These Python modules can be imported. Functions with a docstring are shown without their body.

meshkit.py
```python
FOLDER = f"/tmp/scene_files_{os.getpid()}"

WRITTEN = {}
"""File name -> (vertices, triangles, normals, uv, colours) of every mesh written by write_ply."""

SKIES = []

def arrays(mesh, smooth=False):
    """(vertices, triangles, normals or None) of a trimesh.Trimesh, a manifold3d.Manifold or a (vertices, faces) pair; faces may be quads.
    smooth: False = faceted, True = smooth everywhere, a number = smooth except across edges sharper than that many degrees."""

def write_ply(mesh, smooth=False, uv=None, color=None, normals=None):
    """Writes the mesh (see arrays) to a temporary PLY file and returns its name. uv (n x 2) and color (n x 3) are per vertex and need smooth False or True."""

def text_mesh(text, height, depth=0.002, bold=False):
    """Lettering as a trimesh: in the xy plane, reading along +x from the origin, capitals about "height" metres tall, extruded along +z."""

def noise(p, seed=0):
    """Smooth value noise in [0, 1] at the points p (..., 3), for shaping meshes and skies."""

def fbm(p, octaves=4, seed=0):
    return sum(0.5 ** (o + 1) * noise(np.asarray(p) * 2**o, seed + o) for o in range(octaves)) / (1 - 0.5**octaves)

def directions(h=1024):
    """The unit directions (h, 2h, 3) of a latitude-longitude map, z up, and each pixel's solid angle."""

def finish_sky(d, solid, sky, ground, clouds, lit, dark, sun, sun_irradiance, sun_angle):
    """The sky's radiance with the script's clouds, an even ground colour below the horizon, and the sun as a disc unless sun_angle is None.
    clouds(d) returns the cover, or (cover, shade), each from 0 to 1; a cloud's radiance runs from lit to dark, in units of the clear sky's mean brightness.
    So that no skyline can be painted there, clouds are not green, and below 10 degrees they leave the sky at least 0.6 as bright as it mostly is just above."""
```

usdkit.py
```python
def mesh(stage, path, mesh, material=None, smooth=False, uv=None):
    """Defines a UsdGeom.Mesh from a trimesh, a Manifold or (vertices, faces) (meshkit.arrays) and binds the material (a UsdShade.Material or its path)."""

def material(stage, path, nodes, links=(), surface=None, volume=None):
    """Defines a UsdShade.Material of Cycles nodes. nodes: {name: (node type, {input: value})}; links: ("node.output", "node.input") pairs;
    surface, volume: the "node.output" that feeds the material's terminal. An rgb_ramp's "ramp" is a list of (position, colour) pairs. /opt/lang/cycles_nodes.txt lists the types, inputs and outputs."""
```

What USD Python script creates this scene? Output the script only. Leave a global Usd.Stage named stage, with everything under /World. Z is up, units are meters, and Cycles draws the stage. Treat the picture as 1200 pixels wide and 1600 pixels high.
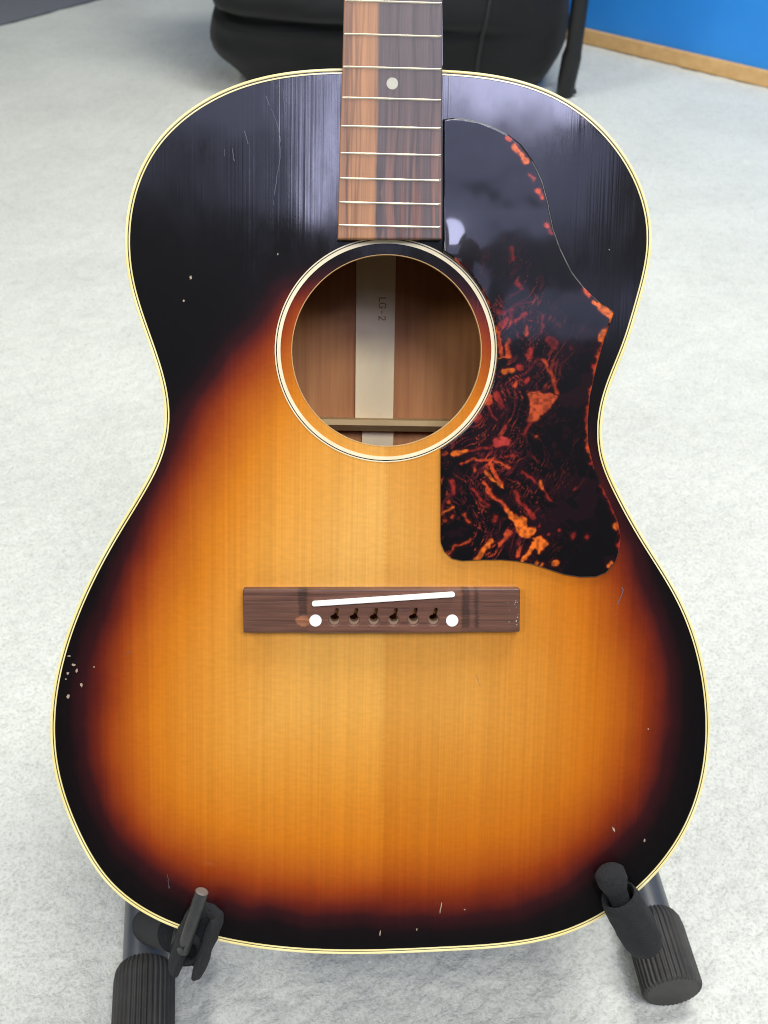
import math, random
import numpy as np, trimesh, usdkit, meshkit
import manifold3d as m3
import shapely
from shapely.geometry import Polygon, Point, LineString
from scipy.spatial import Delaunay
from scipy.interpolate import splprep, splev
from pxr import Usd, UsdGeom, UsdLux, UsdShade, Gf, Sdf, Vt

rng = np.random.default_rng(7)
stage = Usd.Stage.CreateInMemory()
UsdGeom.SetStageUpAxis(stage, 'Z'); UsdGeom.SetStageMetersPerUnit(stage, 1.0)
UsdGeom.Xform.Define(stage, '/World'); UsdGeom.Scope.Define(stage, '/World/Looks')

# ------------------------------------------------------------------ camera, light, exposure
H, PITCH, FPX = 0.725, math.radians(38.0), 1750.0         # eye height, downward tilt, focal length in photo pixels
CAM = np.array([0, 0, H])
Rv = np.array([1., 0, 0]); Fv = np.array([0, math.cos(PITCH), -math.sin(PITCH)]); Uv = np.array([0, math.sin(PITCH), math.cos(PITCH)])
cam = UsdGeom.Camera.Define(stage, '/World/camera')
M = Gf.Matrix4d(1); 
for i, a in enumerate((Rv, Uv, -Fv, CAM)): M.SetRow(i, Gf.Vec4d(*map(float, a), 1.0 if i == 3 else 0.0))
cam.AddTransformOp().Set(M)
cam.CreateHorizontalApertureAttr(24.0); cam.CreateFocalLengthAttr(24.0 * FPX / 1200)
cam.CreateFStopAttr(16.0); cam.CreateFocusDistanceAttr(0.60); cam.CreateExposureAttr(0.33)
cam.CreateClippingRangeAttr((0.05, 100.0))

def rect_lamp(name, pos, target, w, h, power, color):
    l = UsdLux.RectLight.Define(stage, '/World/' + name)
    p, t = np.array(pos, float), np.array(target, float)
    z = p - t; z /= np.linalg.norm(z); x = np.cross([0, 0, 1.0] if abs(z[2]) < .99 else [0, 1.0, 0], z); x /= np.linalg.norm(x); y = np.cross(z, x)
    m = Gf.Matrix4d(1)
    for i, a in enumerate((x, y, z, p)): m.SetRow(i, Gf.Vec4d(*map(float, a), 1.0 if i == 3 else 0.0))
    l.AddTransformOp().Set(m)
    l.CreateWidthAttr(w); l.CreateHeightAttr(h); l.CreateIntensityAttr(power); l.CreateColorAttr(Gf.Vec3f(*color))
    return l

rect_lamp('ceiling_lamp_main', (0.35, -0.82, 2.6), (0.35, -0.82, 0), 1.0, 0.5, 14.0, (1.0, 0.985, 0.94))
rect_lamp('ceiling_lamp_above', (0.75, 1.15, 2.6), (0.75, 1.15, 0), 1.2, 0.6, 23.0, (1.0, 0.99, 0.96))
rect_lamp('ceiling_lamp_left', (-1.9, 0.6, 2.6), (-1.9, 0.6, 0), 0.6, 1.2, 14.0, (1.0, 0.99, 0.96))
rect_lamp('ceiling_lamp_front_left', (-1.75, -1.5, 2.6), (-0.9, -0.6, 0), 0.7, 0.7, 16.0, (1.0, 0.985, 0.94))
rect_lamp('ceiling_lamp_front_right', (2.0, -1.4, 2.6), (1.0, -0.6, 0), 0.7, 0.7, 16.0, (1.0, 0.985, 0.94))
rect_lamp('skylight_right', (0.60, -1.42, 2.55), (0.60, -1.42, 0), 0.52, 0.56, 19.0, (0.66, 0.67, 1.0))
rect_lamp('skylight_slot', (0.06, -1.80, 2.55), (0.06, -1.80, 0), 0.12, 0.80, 16.0, (0.66, 0.67, 1.0))
rect_lamp('skylight_back', (0.62, -2.02, 2.55), (0.62, -2.02, 0), 0.80, 0.55, 2.0, (0.54, 0.59, 1.0))
rect_lamp('skylight_far', (1.05, -2.80, 2.55), (1.05, -2.80, 0), 0.60, 0.35, 1.3, (0.54, 0.59, 1.0))
rect_lamp('skylight_left', (-0.22, -1.52, 2.55), (-0.22, -1.52, 0), 0.46, 0.55, 2.2, (0.58, 0.63, 1.0))
rect_lamp('skylight_left_far', (-0.68, -1.62, 2.55), (-0.68, -1.62, 0), 0.40, 0.85, 1.3, (0.58, 0.63, 1.0))
rect_lamp('skylight_left_back', (-0.13, -1.98, 2.55), (-0.13, -1.98, 0), 0.26, 0.36, 1.3, (0.58, 0.63, 1.0))
rect_lamp('skylight_left_low', (-0.36, -2.02, 2.55), (-0.36, -2.02, 0), 0.14, 0.24, 0.9, (0.58, 0.63, 1.0))
dome = UsdLux.DomeLight.Define(stage, '/World/room_light')
usdkit.material(stage, '/World/Looks/room_light', {'b': ('background_shader', {'color': (0.95, 1.0, 1.0), 'strength': 0.06})}, [], surface='b.background')
UsdShade.MaterialBindingAPI.Apply(dome.GetPrim()).Bind(UsdShade.Material.Get(stage, '/World/Looks/room_light'))

# ------------------------------------------------------------------ helpers
def lin(r, g, b, k=1.0):
    c = np.array([r, g, b], float) / 255
    return tuple(np.where(c <= .04045, c / 12.92, ((c + .055) / 1.055) ** 2.4) * k)
def ray(x, y):
    return Fv + (x - 600) / FPX * Rv - (y - 800) / FPX * Uv
def at_depth(x, y, d): return CAM + d * ray(x, y)
def at_z(x, y, z):
    r = ray(x, y); return CAM + r * (z - H) / r[2]
used = {}
def numbered(parent, name):
    k = (parent, name); n = used.get(k, 0); used[k] = n + 1
    return f'{parent}/{name}' if n == 0 else f'{parent}/{name}_{n:03d}'
def tag(p, label=None, cat=None, kind=None, group=None):
    p = p.GetPrim() if hasattr(p, 'GetPrim') else p
    for k, v in (('label', label), ('category', cat), ('kind', kind), ('group', group)):
        if v: p.SetCustomDataByKey(k, v)
    return p
def thing(name, label, cat, matrix=None):
    path = numbered('/World', name); x = UsdGeom.Xform.Define(stage, path)
    if matrix is not None: x.AddTransformOp().Set(matrix)
    tag(x, label, cat); return path
def obj(name, mesh, mat, parent='/World', smooth=30, label=None, colors=None, kind=None):
    path = numbered(parent, name)
    g = usdkit.mesh(stage, path, mesh, mat, smooth=smooth)
    if colors is not None:
        UsdGeom.PrimvarsAPI(g).CreatePrimvar('tint', Sdf.ValueTypeNames.Color3fArray, 'vertex').Set(Vt.Vec3fArray.FromNumpy(np.asarray(colors, np.float32)))
    if label or kind: tag(g, label, None, kind)
    return path
def catmesh(*ms): return trimesh.util.concatenate([trimesh.Trimesh(*meshkit.arrays(m)[:2], process=False) for m in ms])
def spline(pts, n=600, s=0.0, closed=True):
    p = np.array(pts, float)
    if closed: p = np.vstack([p, p[:1]])
    tck, _ = splprep(p.T, s=s, per=closed)
    q = np.array(splev(np.linspace(0, 1, n, endpoint=not closed), tck)).T
    return q
def resample(loop, step, closed=True):
    p = np.vstack([loop, loop[:1]]) if closed else np.asarray(loop)
    L = np.r_[0, np.cumsum(np.linalg.norm(np.diff(p, axis=0), axis=1))]
    n = max(3, int(round(L[-1] / step)))
    t = np.linspace(0, L[-1], n, endpoint=not closed)
    return np.stack([np.interp(t, L, p[:, k]) for k in range(2)], 1)
def extr(poly, w0, w1):
    """Straight solid over a shapely polygon (holes kept), from height w0 to w1."""
    rings = []
    for g in getattr(poly, 'geoms', [poly]):
        g = shapely.geometry.polygon.orient(g, 1.0)
        rings.append(np.array(g.exterior.coords)[:-1]); rings += [np.array(i.coords)[:-1] for i in g.interiors]
    cs = m3.CrossSection(rings, m3.FillRule.EvenOdd)
    return m3.Manifold.extrude(cs, w1 - w0).translate((0, 0, w0))
def loops_of(poly, step):
    g = shapely.geometry.polygon.orient(poly, 1.0)
    return [resample(np.array(r.coords)[:-1], step) for r in [g.exterior, *g.interiors]]
def sheet_from_loops(loops, spacing):
    poly = Polygon(loops[0], loops[1:])
    b = np.vstack(loops)
    x0, y0, x1, y1 = poly.bounds
    gx, gy = np.meshgrid(np.arange(x0, x1, spacing), np.arange(y0, y1, spacing * .866))
    gx = gx + (np.arange(gx.shape[0]) % 2)[:, None] * spacing / 2
    g = np.stack([gx.ravel(), gy.ravel()], 1)
    inner = poly.buffer(-spacing * .55)
    g = g[shapely.contains_xy(inner, g[:, 0], g[:, 1])]
    pts = np.vstack([b, g])
    t = Delaunay(pts).simplices
    c = pts[t].mean(1)
    t = t[shapely.contains_xy(poly, c[:, 0], c[:, 1])]
    a = pts[t]; cr = np.cross(a[:, 1] - a[:, 0], a[:, 2] - a[:, 0])
    t[cr < 0] = t[cr < 0][:, ::-1]
    return pts, t[np.abs(cr) > 1e-14]
def plate(loops, w0, w1, bevel, spacing):
    """Solid plate with a rounded upper edge. loops: outer (ccw) then holes (cw). Returns vertices, faces."""
    def inset(l, d):
        tng = np.roll(l, -1, 0) - np.roll(l, 1, 0); tng /= np.linalg.norm(tng, axis=1, keepdims=True)
        return l + d * np.stack([-tng[:, 1], tng[:, 0]], 1)
    rows = [(0, w0), (0, w1 - bevel), (bevel * .3, w1 - bevel * .3), (bevel, w1)] if bevel else [(0, w0), (0, w1)]
    top = [inset(l, rows[-1][0]) for l in loops]
    pts, f = sheet_from_loops(top, spacing)
    V = [np.c_[pts, np.full(len(pts), w1)]]; F = [f]; n = len(pts); start = 0
    for l in loops:
        m = len(l); prev = start + np.arange(m); start += m
        for d, w in rows[::-1][1:]:
            V.append(np.c_[inset(l, d), np.full(m, w)]); cur = n + np.arange(m); n += m
            a, b2, c, d2 = prev, np.roll(prev, -1), cur, np.roll(cur, -1)
            F += [np.stack([a, c, d2], 1), np.stack([a, d2, b2], 1)]; prev = cur
    return np.vstack(V), np.vstack(F)
def tube(path, r, n=20, cap=True, ribs=0, rib_depth=0.0):
    """Round bar along a polyline; r a number or one radius per point."""
    P = np.asarray(path, float); r = np.broadcast_to(np.asarray(r, float), len(P))
    T = np.gradient(P, axis=0); T /= np.linalg.norm(T, axis=1, keepdims=True)
    up = np.array([0, 0, 1.0]) if abs(T[0, 2]) < .9 else np.array([1.0, 0, 0])
    V = []; X = np.cross(up, T[0]); X /= np.linalg.norm(X)
    a = np.arange(n) / n * 2 * np.pi
    for i in range(len(P)):
        X = X - T[i] * (X @ T[i]); X /= np.linalg.norm(X); Y = np.cross(T[i], X)
        rr = r[i] - (rib_depth * ((np.arange(n) // (n // ribs // 2)) % 2) if ribs else 0) * (r[i] > .6 * r.max())
        V.append(P[i] + (np.cos(a) * rr)[:, None] * X + (np.sin(a) * rr)[:, None] * Y)
    V = np.vstack(V); F = []
    k = np.arange(n); k1 = (k + 1) % n
    for i in range(len(P) - 1):
        o = i * n
        F += [np.stack([o + k, o + k1, o + n + k1], 1), np.stack([o + k, o + n + k1, o + n + k], 1)]
    if cap:
        c0, c1 = len(V), len(V) + 1; V = np.vstack([V, P[:1], P[-1:]]); o = (len(P) - 1) * n
        F += [np.stack([np.full(n, c0), k1, k], 1), np.stack([np.full(n, c1), o + k, o + k1], 1)]
    return trimesh.Trimesh(V, np.vstack(F), process=False)
def box(lo, hi):
    b = trimesh.creation.box(extents=np.subtract(hi, lo)); b.apply_translation(np.add(lo, hi) / 2); return b

# ------------------------------------------------------------------ materials
def simple(name, col, rough=.5, metallic=0., coat=0., noise=None, bump=None, spec=.5, sheen=0.):
    """col: linear colour; noise: (scale xyz, amount, second colour); bump: (scale xyz, distance)."""
    nodes = {'p': ('principled_bsdf', {'base_color': col, 'roughness': rough, 'metallic': metallic, 'coat_weight': coat, 'coat_roughness': .06, 'specular_ior_level': spec, 'sheen_weight': sheen}),
             'tc': ('texture_coordinate', {})}
    links = []
    if noise:
        nodes |= {'m': ('mapping', {'scale': noise[0]}), 'n': ('noise_texture', {'scale': 1.0, 'detail': 5.0, 'roughness': .6}),
                  'r': ('rgb_ramp', {'ramp': [(.5 - noise[1], col), (.5 + noise[1], noise[2])]})}
        links += [('tc.object', 'm.vector'), ('m.vector', 'n.vector'), ('n.fac', 'r.fac'), ('r.color', 'p.base_color')]
    if bump:
        nodes |= {'bm': ('mapping', {'scale': bump[0]}), 'bn': ('noise_texture', {'scale': 1.0, 'detail': 4.0, 'roughness': .6}), 'b': ('bump', {'distance': bump[1], 'strength': 1.0})}
        links += [('tc.object', 'bm.vector'), ('bm.vector', 'bn.vector'), ('bn.fac', 'b.height'), ('b.normal', 'p.normal')]
    return usdkit.material(stage, '/World/Looks/' + name, nodes, links, surface='p.BSDF')

MAT = {}
MAT['cream'] = simple('cream_binding', lin(244, 233, 180), .28, coat=.5, noise=((16, 16, 16), .2, lin(232, 212, 128)))
MAT['ivory'] = simple('ivory_line', lin(238, 228, 196), .3, coat=.4, noise=((60, 60, 60), .25, lin(222, 208, 166)))
MAT['black_line'] = simple('black_line', lin(28, 24, 18), .4)
MAT['bone'] = simple('bone', lin(250, 250, 246), .35)
MAT['pearl'] = simple('pearl', lin(250, 250, 248), .2, noise=((400, 400, 400), .3, lin(225, 228, 225)))
MAT['dot'] = simple('aged_pearl', lin(186, 184, 164), .35, noise=((500, 500, 500), .3, lin(164, 164, 144)))
MAT['nickel'] = simple('fret_wire', (.74, .69, .55), .36, metallic=1.0)
MAT['raw_spruce'] = simple('raw_spruce', lin(205, 168, 110), .7, noise=((300, 8, 40), .25, lin(180, 138, 84)))
MAT['brace'] = simple('brace_wood', lin(214, 186, 134), .65, noise=((8, 300, 300), .25, lin(190, 158, 104)))
MAT['strip'] = simple('strip_wood', lin(255, 240, 200), .65, noise=((60, 22, 60), .28, lin(246, 222, 172)))
MAT['mahogany_in'] = simple('raw_mahogany', lin(196, 136, 80), .65, noise=((260, 12, 60), .25, lin(168, 108, 60)))
MAT['mahogany_side'] = simple('dark_mahogany', lin(52, 22, 16), .25, coat=.5, noise=((200, 12, 12), .25, lin(36, 14, 12)))
MAT['pin_wall'] = simple('worn_rosewood', lin(150, 122, 98), .5)
MAT['ink'] = simple('stamp_ink', lin(132, 116, 92), .8)
MAT['bare'] = simple('bare_chip', lin(160, 142, 120), .7)
MAT['scuff'] = simple('scuff', lin(92, 90, 104), .5)
MAT['tube'] = simple('grey_tube', lin(70, 74, 80), .36, coat=.15, noise=((40, 40, 40), .3, lin(58, 62, 68)))
MAT['rubber'] = simple('ribbed_rubber', lin(58, 57, 55), .6, noise=((90, 90, 90), .25, lin(42, 41, 40)), bump=((900, 900, 900), .0003))
MAT['foam'] = simple('black_foam', lin(32, 34, 38), .9, noise=((260, 260, 260), .2, lin(22, 24, 26)), bump=((1100, 1100, 1100), .0016))
MAT['rod'] = simple('coated_rod', lin(50, 50, 50), .5, noise=((150, 150, 60), .25, lin(34, 35, 36)), bump=((500, 500, 500), .0003))
MAT['rod_end'] = simple('worn_rod_end', lin(104, 94, 86), .6, noise=((500, 500, 500), .25, lin(92, 86, 82)))
MAT['bag'] = simple('black_nylon', lin(13, 15, 18), .66, noise=((9, 9, 9), .25, lin(7, 8, 10)), bump=((700, 700, 700), .0008), sheen=.08, spec=.3)
MAT['bag_trim'] = simple('black_trim', lin(18, 18, 19), .6)
MAT['post'] = simple('black_post', lin(14, 14, 15), .5)
MAT['blue'] = simple('blue_paint', lin(44, 146, 232), .5, noise=((5, 5, 5), .3, lin(34, 130, 220)))
MAT['trim_wood'] = simple('skirting_wood', lin(222, 182, 124), .55, noise=((4, 60, 60), .25, lin(200, 156, 98)))

def soundboard_material():
    N = {'a': ('attribute', {'attribute': 'tint'}), 'tc': ('texture_coordinate', {}),
         'm1': ('mapping', {'scale': (680, 3, 1)}), 'n1': ('noise_texture', {'scale': 1.0, 'detail': 3.0, 'roughness': .6}),
         'm2': ('mapping', {'scale': (110, 2.2, 1)}), 'n2': ('noise_texture', {'scale': 1.0, 'detail': 4.0, 'roughness': .65}),
         'm3': ('mapping', {'scale': (190, 520, 1), 'rotation': (0, 0, .2)}), 'n3': ('noise_texture', {'scale': 1.0, 'detail': 2.0}),
         's1': ('map_range', {'from_min': .3, 'from_max': .7, 'to_min': .90, 'to_max': 1.07, 'clamp': True}),
         's2': ('map_range', {'from_min': .3, 'from_max': .7, 'to_min': .94, 'to_max': 1.05, 'clamp': True}),
         's3': ('map_range', {'from_min': .3, 'from_max': .7, 'to_min': .95, 'to_max': 1.04, 'clamp': True}),
         'p1': ('math', {'math_type': 'multiply'}), 'p2': ('math', {'math_type': 'multiply'}),
         'mul': ('mix', {'mix_type': 'multiply', 'fac': 1.0}),
         'm4': ('mapping', {'scale': (760, 3, 1)}), 'n4': ('noise_texture', {'scale': 1.0, 'detail': 2.0, 'roughness': .5}), 'g4': ('math', {'math_type': 'multiply', 'value2': .42}),
         'm5': ('mapping', {'scale': (14, 7, 1)}), 'n5': ('noise_texture', {'scale': 1.0, 'detail': 3.0}),
         'h5': ('math', {'math_type': 'multiply', 'value2': 9.0}), 'h': ('math', {'math_type': 'add'}),
         'bump': ('bump', {'distance': .00006, 'strength': 1.0}),
         'm6': ('mapping', {'scale': (30, 12, 1)}), 'n6': ('noise_texture', {'scale': 1.0, 'detail': 5.0, 'roughness': .7}),
         'rr': ('map_range', {'from_min': .35, 'from_max': .7, 'to_min': .05, 'to_max': .15, 'clamp': True}),
         'p': ('principled_bsdf', {'roughness': .4, 'specular_ior_level': .08, 'coat_weight': .8, 'coat_roughness': .12})}
    L = [('tc.object', f'm{i}.vector') for i in range(1, 7)] + [(f'm{i}.vector', f'n{i}.vector') for i in range(1, 7)] + [
        ('n1.fac', 's1.value'), ('n2.fac', 's2.value'), ('n3.fac', 's3.value'), ('s1.result', 'p1.value1'), ('s2.result', 'p1.value2'), ('p1.value', 'p2.value1'), ('s3.result', 'p2.value2'),
        ('a.color', 'mul.color1'), ('p2.value', 'mul.color2'), ('mul.color', 'p.base_color'),
        ('n5.fac', 'h5.value1'), ('n4.fac', 'g4.value1'), ('g4.value', 'h.value1'), ('h5.value', 'h.value2'), ('h.value', 'bump.height'), ('bump.normal', 'p.normal'), ('bump.normal', 'p.coat_normal'),
        ('n6.fac', 'rr.value'), ('rr.result', 'p.coat_roughness')]
    return usdkit.material(stage, '/World/Looks/sunburst_top', N, L, surface='p.BSDF')
MAT['top'] = soundboard_material()
def pickguard_material():
    N = {'a': ('attribute', {'attribute': 'tint'}), 'tc': ('texture_coordinate', {}),
         'm5': ('mapping', {'scale': (16, 10, 1)}), 'n5': ('noise_texture', {'scale': 1.0, 'detail': 3.0}), 'bump': ('bump', {'distance': .0006, 'strength': 1.0}),
         'p': ('principled_bsdf', {'roughness': .3, 'specular_ior_level': .15, 'coat_weight': .8, 'coat_roughness': .06})}
    L = [('a.color', 'p.base_color'), ('tc.object', 'm5.vector'), ('m5.vector', 'n5.vector'), ('n5.fac', 'bump.height'), ('bump.normal', 'p.normal'), ('bump.normal', 'p.coat_normal')]
    return usdkit.material(stage, '/World/Looks/tortoiseshell', N, L, surface='p.BSDF')
MAT['guard'] = pickguard_material()
def rosewood(name, cols, scale, rough):
    N = {'tc': ('texture_coordinate', {}), 'a': ('attribute', {'attribute': 'tint'}), 'm': ('mapping', {'scale': scale}), 'n': ('noise_texture', {'scale': 1.0, 'detail': 6.0, 'roughness': .65, 'distortion': .3}),
         'r': ('rgb_ramp', {'ramp': cols}), 'mul': ('mix', {'mix_type': 'multiply', 'fac': 1.0}), 'bump': ('bump', {'distance': .00025, 'strength': .7}),
         'p': ('principled_bsdf', {'roughness': rough, 'specular_ior_level': .5})}
    L = [('tc.object', 'm.vector'), ('m.vector', 'n.vector'), ('n.fac', 'r.fac'), ('r.color', 'mul.color1'), ('a.color', 'mul.color2'), ('mul.color', 'p.base_color'), ('n.fac', 'bump.height'), ('bump.normal', 'p.normal')]
    return usdkit.material(stage, '/World/Looks/' + name, N, L, surface='p.BSDF')
MAT['fingerboard'] = rosewood('fingerboard_rosewood', [(.3, (.35, .3, .3)), (.45, (.8, .8, .8)), (.6, (1, 1, 1)), (.7, (1.2, 1.15, 1.1))], (420, 9, 1), .42)
MAT['bridge'] = rosewood('bridge_rosewood', [(.3, (.42, .38, .36)), (.45, (.85, .85, .85)), (.7, (1.3, 1.25, 1.2))], (14, 620, 1), .42)

def carpet_material(name, c1, c2, c3):
    N = {'tc': ('texture_coordinate', {}),
         'n1': ('noise_texture', {'scale': 380.0, 'detail': 4.0, 'roughness': .65}), 'r1': ('rgb_ramp', {'ramp': [(.34, c3), (.47, c2), (.62, c1)]}),
         'n2': ('noise_texture', {'scale': 5.5, 'detail': 5.0, 'roughness': .6}), 's2': ('map_range', {'from_min': .35, 'from_max': .6, 'to_min': .93, 'to_max': 1.02, 'clamp': True}),
         'n3': ('noise_texture', {'scale': 60.0, 'detail': 3.0}), 's3': ('map_range', {'from_min': .3, 'from_max': .5, 'to_min': .94, 'to_max': 1.01, 'clamp': True}),
         'q': ('math', {'math_type': 'multiply'}), 'mul': ('mix', {'mix_type': 'multiply', 'fac': 1.0}),
         'bump': ('bump', {'distance': .004, 'strength': .6}),
         'p': ('principled_bsdf', {'roughness': .95, 'specular_ior_level': .1, 'sheen_weight': .15})}
    L = [('tc.object', f'n{i}.vector') for i in (1, 2, 3)] + [('n1.fac', 'r1.fac'), ('n2.fac', 's2.value'), ('n3.fac', 's3.value'), ('s2.result', 'q.value1'), ('s3.result', 'q.value2'),
         ('r1.color', 'mul.color1'), ('q.value', 'mul.color2'), ('mul.color', 'p.base_color'), ('n1.fac', 'bump.height'), ('bump.normal', 'p.normal')]
    return usdkit.material(stage, '/World/Looks/' + name, N, L, surface='p.BSDF')
MAT['carpet'] = carpet_material('pale_carpet', lin(219, 222, 213), lin(210, 213, 204), lin(190, 193, 185))
MAT['dark_floor'] = carpet_material('dark_carpet', lin(118, 122, 130), lin(98, 102, 110), lin(70, 74, 82))

# ------------------------------------------------------------------ setting: carpet, dark floor, wall
def carpet():
    ys = [-0.5]
    while ys[-1] < 4.2: ys.append(ys[-1] + (.0032 if .30 < ys[-1] < .95 else .0032 + max(0, ys[-1] - .95, .30 - ys[-1]) * .018))
    ys = np.array(ys); t = np.linspace(-1, 1, 361); xs = .55 * t + 1.6 * t ** 5 * np.abs(t)
    X, Y = np.meshgrid(xs, ys)
    P = np.stack([X, Y, 0 * X], -1)
    Z = (meshkit.fbm(P * 210, 2, 3) - .5) * .0042 + (meshkit.fbm(P * 40, 2, 9) - .5) * .002 - .0012
    V = np.stack([X, Y, Z], -1).reshape(-1, 3)
    r, c = X.shape; i = np.arange(r * c).reshape(r, c)
    return V, np.stack([i[:-1, :-1], i[:-1, 1:], i[1:, 1:], i[1:, :-1]], -1).reshape(-1, 4)
tag(stage.GetPrimAtPath(obj('carpet', carpet(), MAT['carpet'], smooth=True)), 'pale grey low pile carpet under the guitar stand', 'carpet', 'structure')
a, b = at_z(0, 38, 0.004)[:2], at_z(140, 1, 0.004)[:2]
d = (b - a) / np.linalg.norm(b - a); nrm = np.array([-d[1], d[0]])
quad = [a - d * 1.5, b + d * .5, b + d * .5 + nrm * 1.2, a - d * 1.5 + nrm * 1.2]
tag(stage.GetPrimAtPath(obj('dark_floor', extr(Polygon(quad), .001, .005), MAT['dark_floor'], smooth=False)), 'dark grey speckled floor beyond the far edge of the pale carpet', 'floor', 'structure')

w0, w1 = at_z(915, 69, 0), at_z(1200, 138, 0)
wd = (w1 - w0)[:2]; wd /= np.linalg.norm(wd); wn = np.array([-wd[1], wd[0]])      # wn points away from the viewer
wall = thing('wall', 'bright blue painted wall with a tan wooden skirting behind the black bag', 'wall')
def wall_box(s0, s1, n0, n1, z0, z1):
    base = w0[:2]
    p = Polygon([base + wd * s0 + wn * n0, base + wd * s1 + wn * n0, base + wd * s1 + wn * n1, base + wd * s0 + wn * n1])
    return extr(p, z0, z1)
obj('blue_panel', wall_box(-1.4, 1.6, .010, .07, .0, 1.1), MAT['blue'], wall, smooth=False)
tr = plate([resample(np.array([(0, 0), (3.0, 0), (3.0, .031), (0, .031)]), .02)], 0, .010, .003, .05)
tv = tr[0]; tv = np.stack([w0[0] + wd[0] * (tv[:, 0] - 1.4) - wn[0] * (tv[:, 2] - .010), w0[1] + wd[1] * (tv[:, 0] - 1.4) - wn[1] * (tv[:, 2] - .010), tv[:, 1]], 1)
obj('skirting_board', (tv, tr[1]), MAT['trim_wood'], wall)

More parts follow.
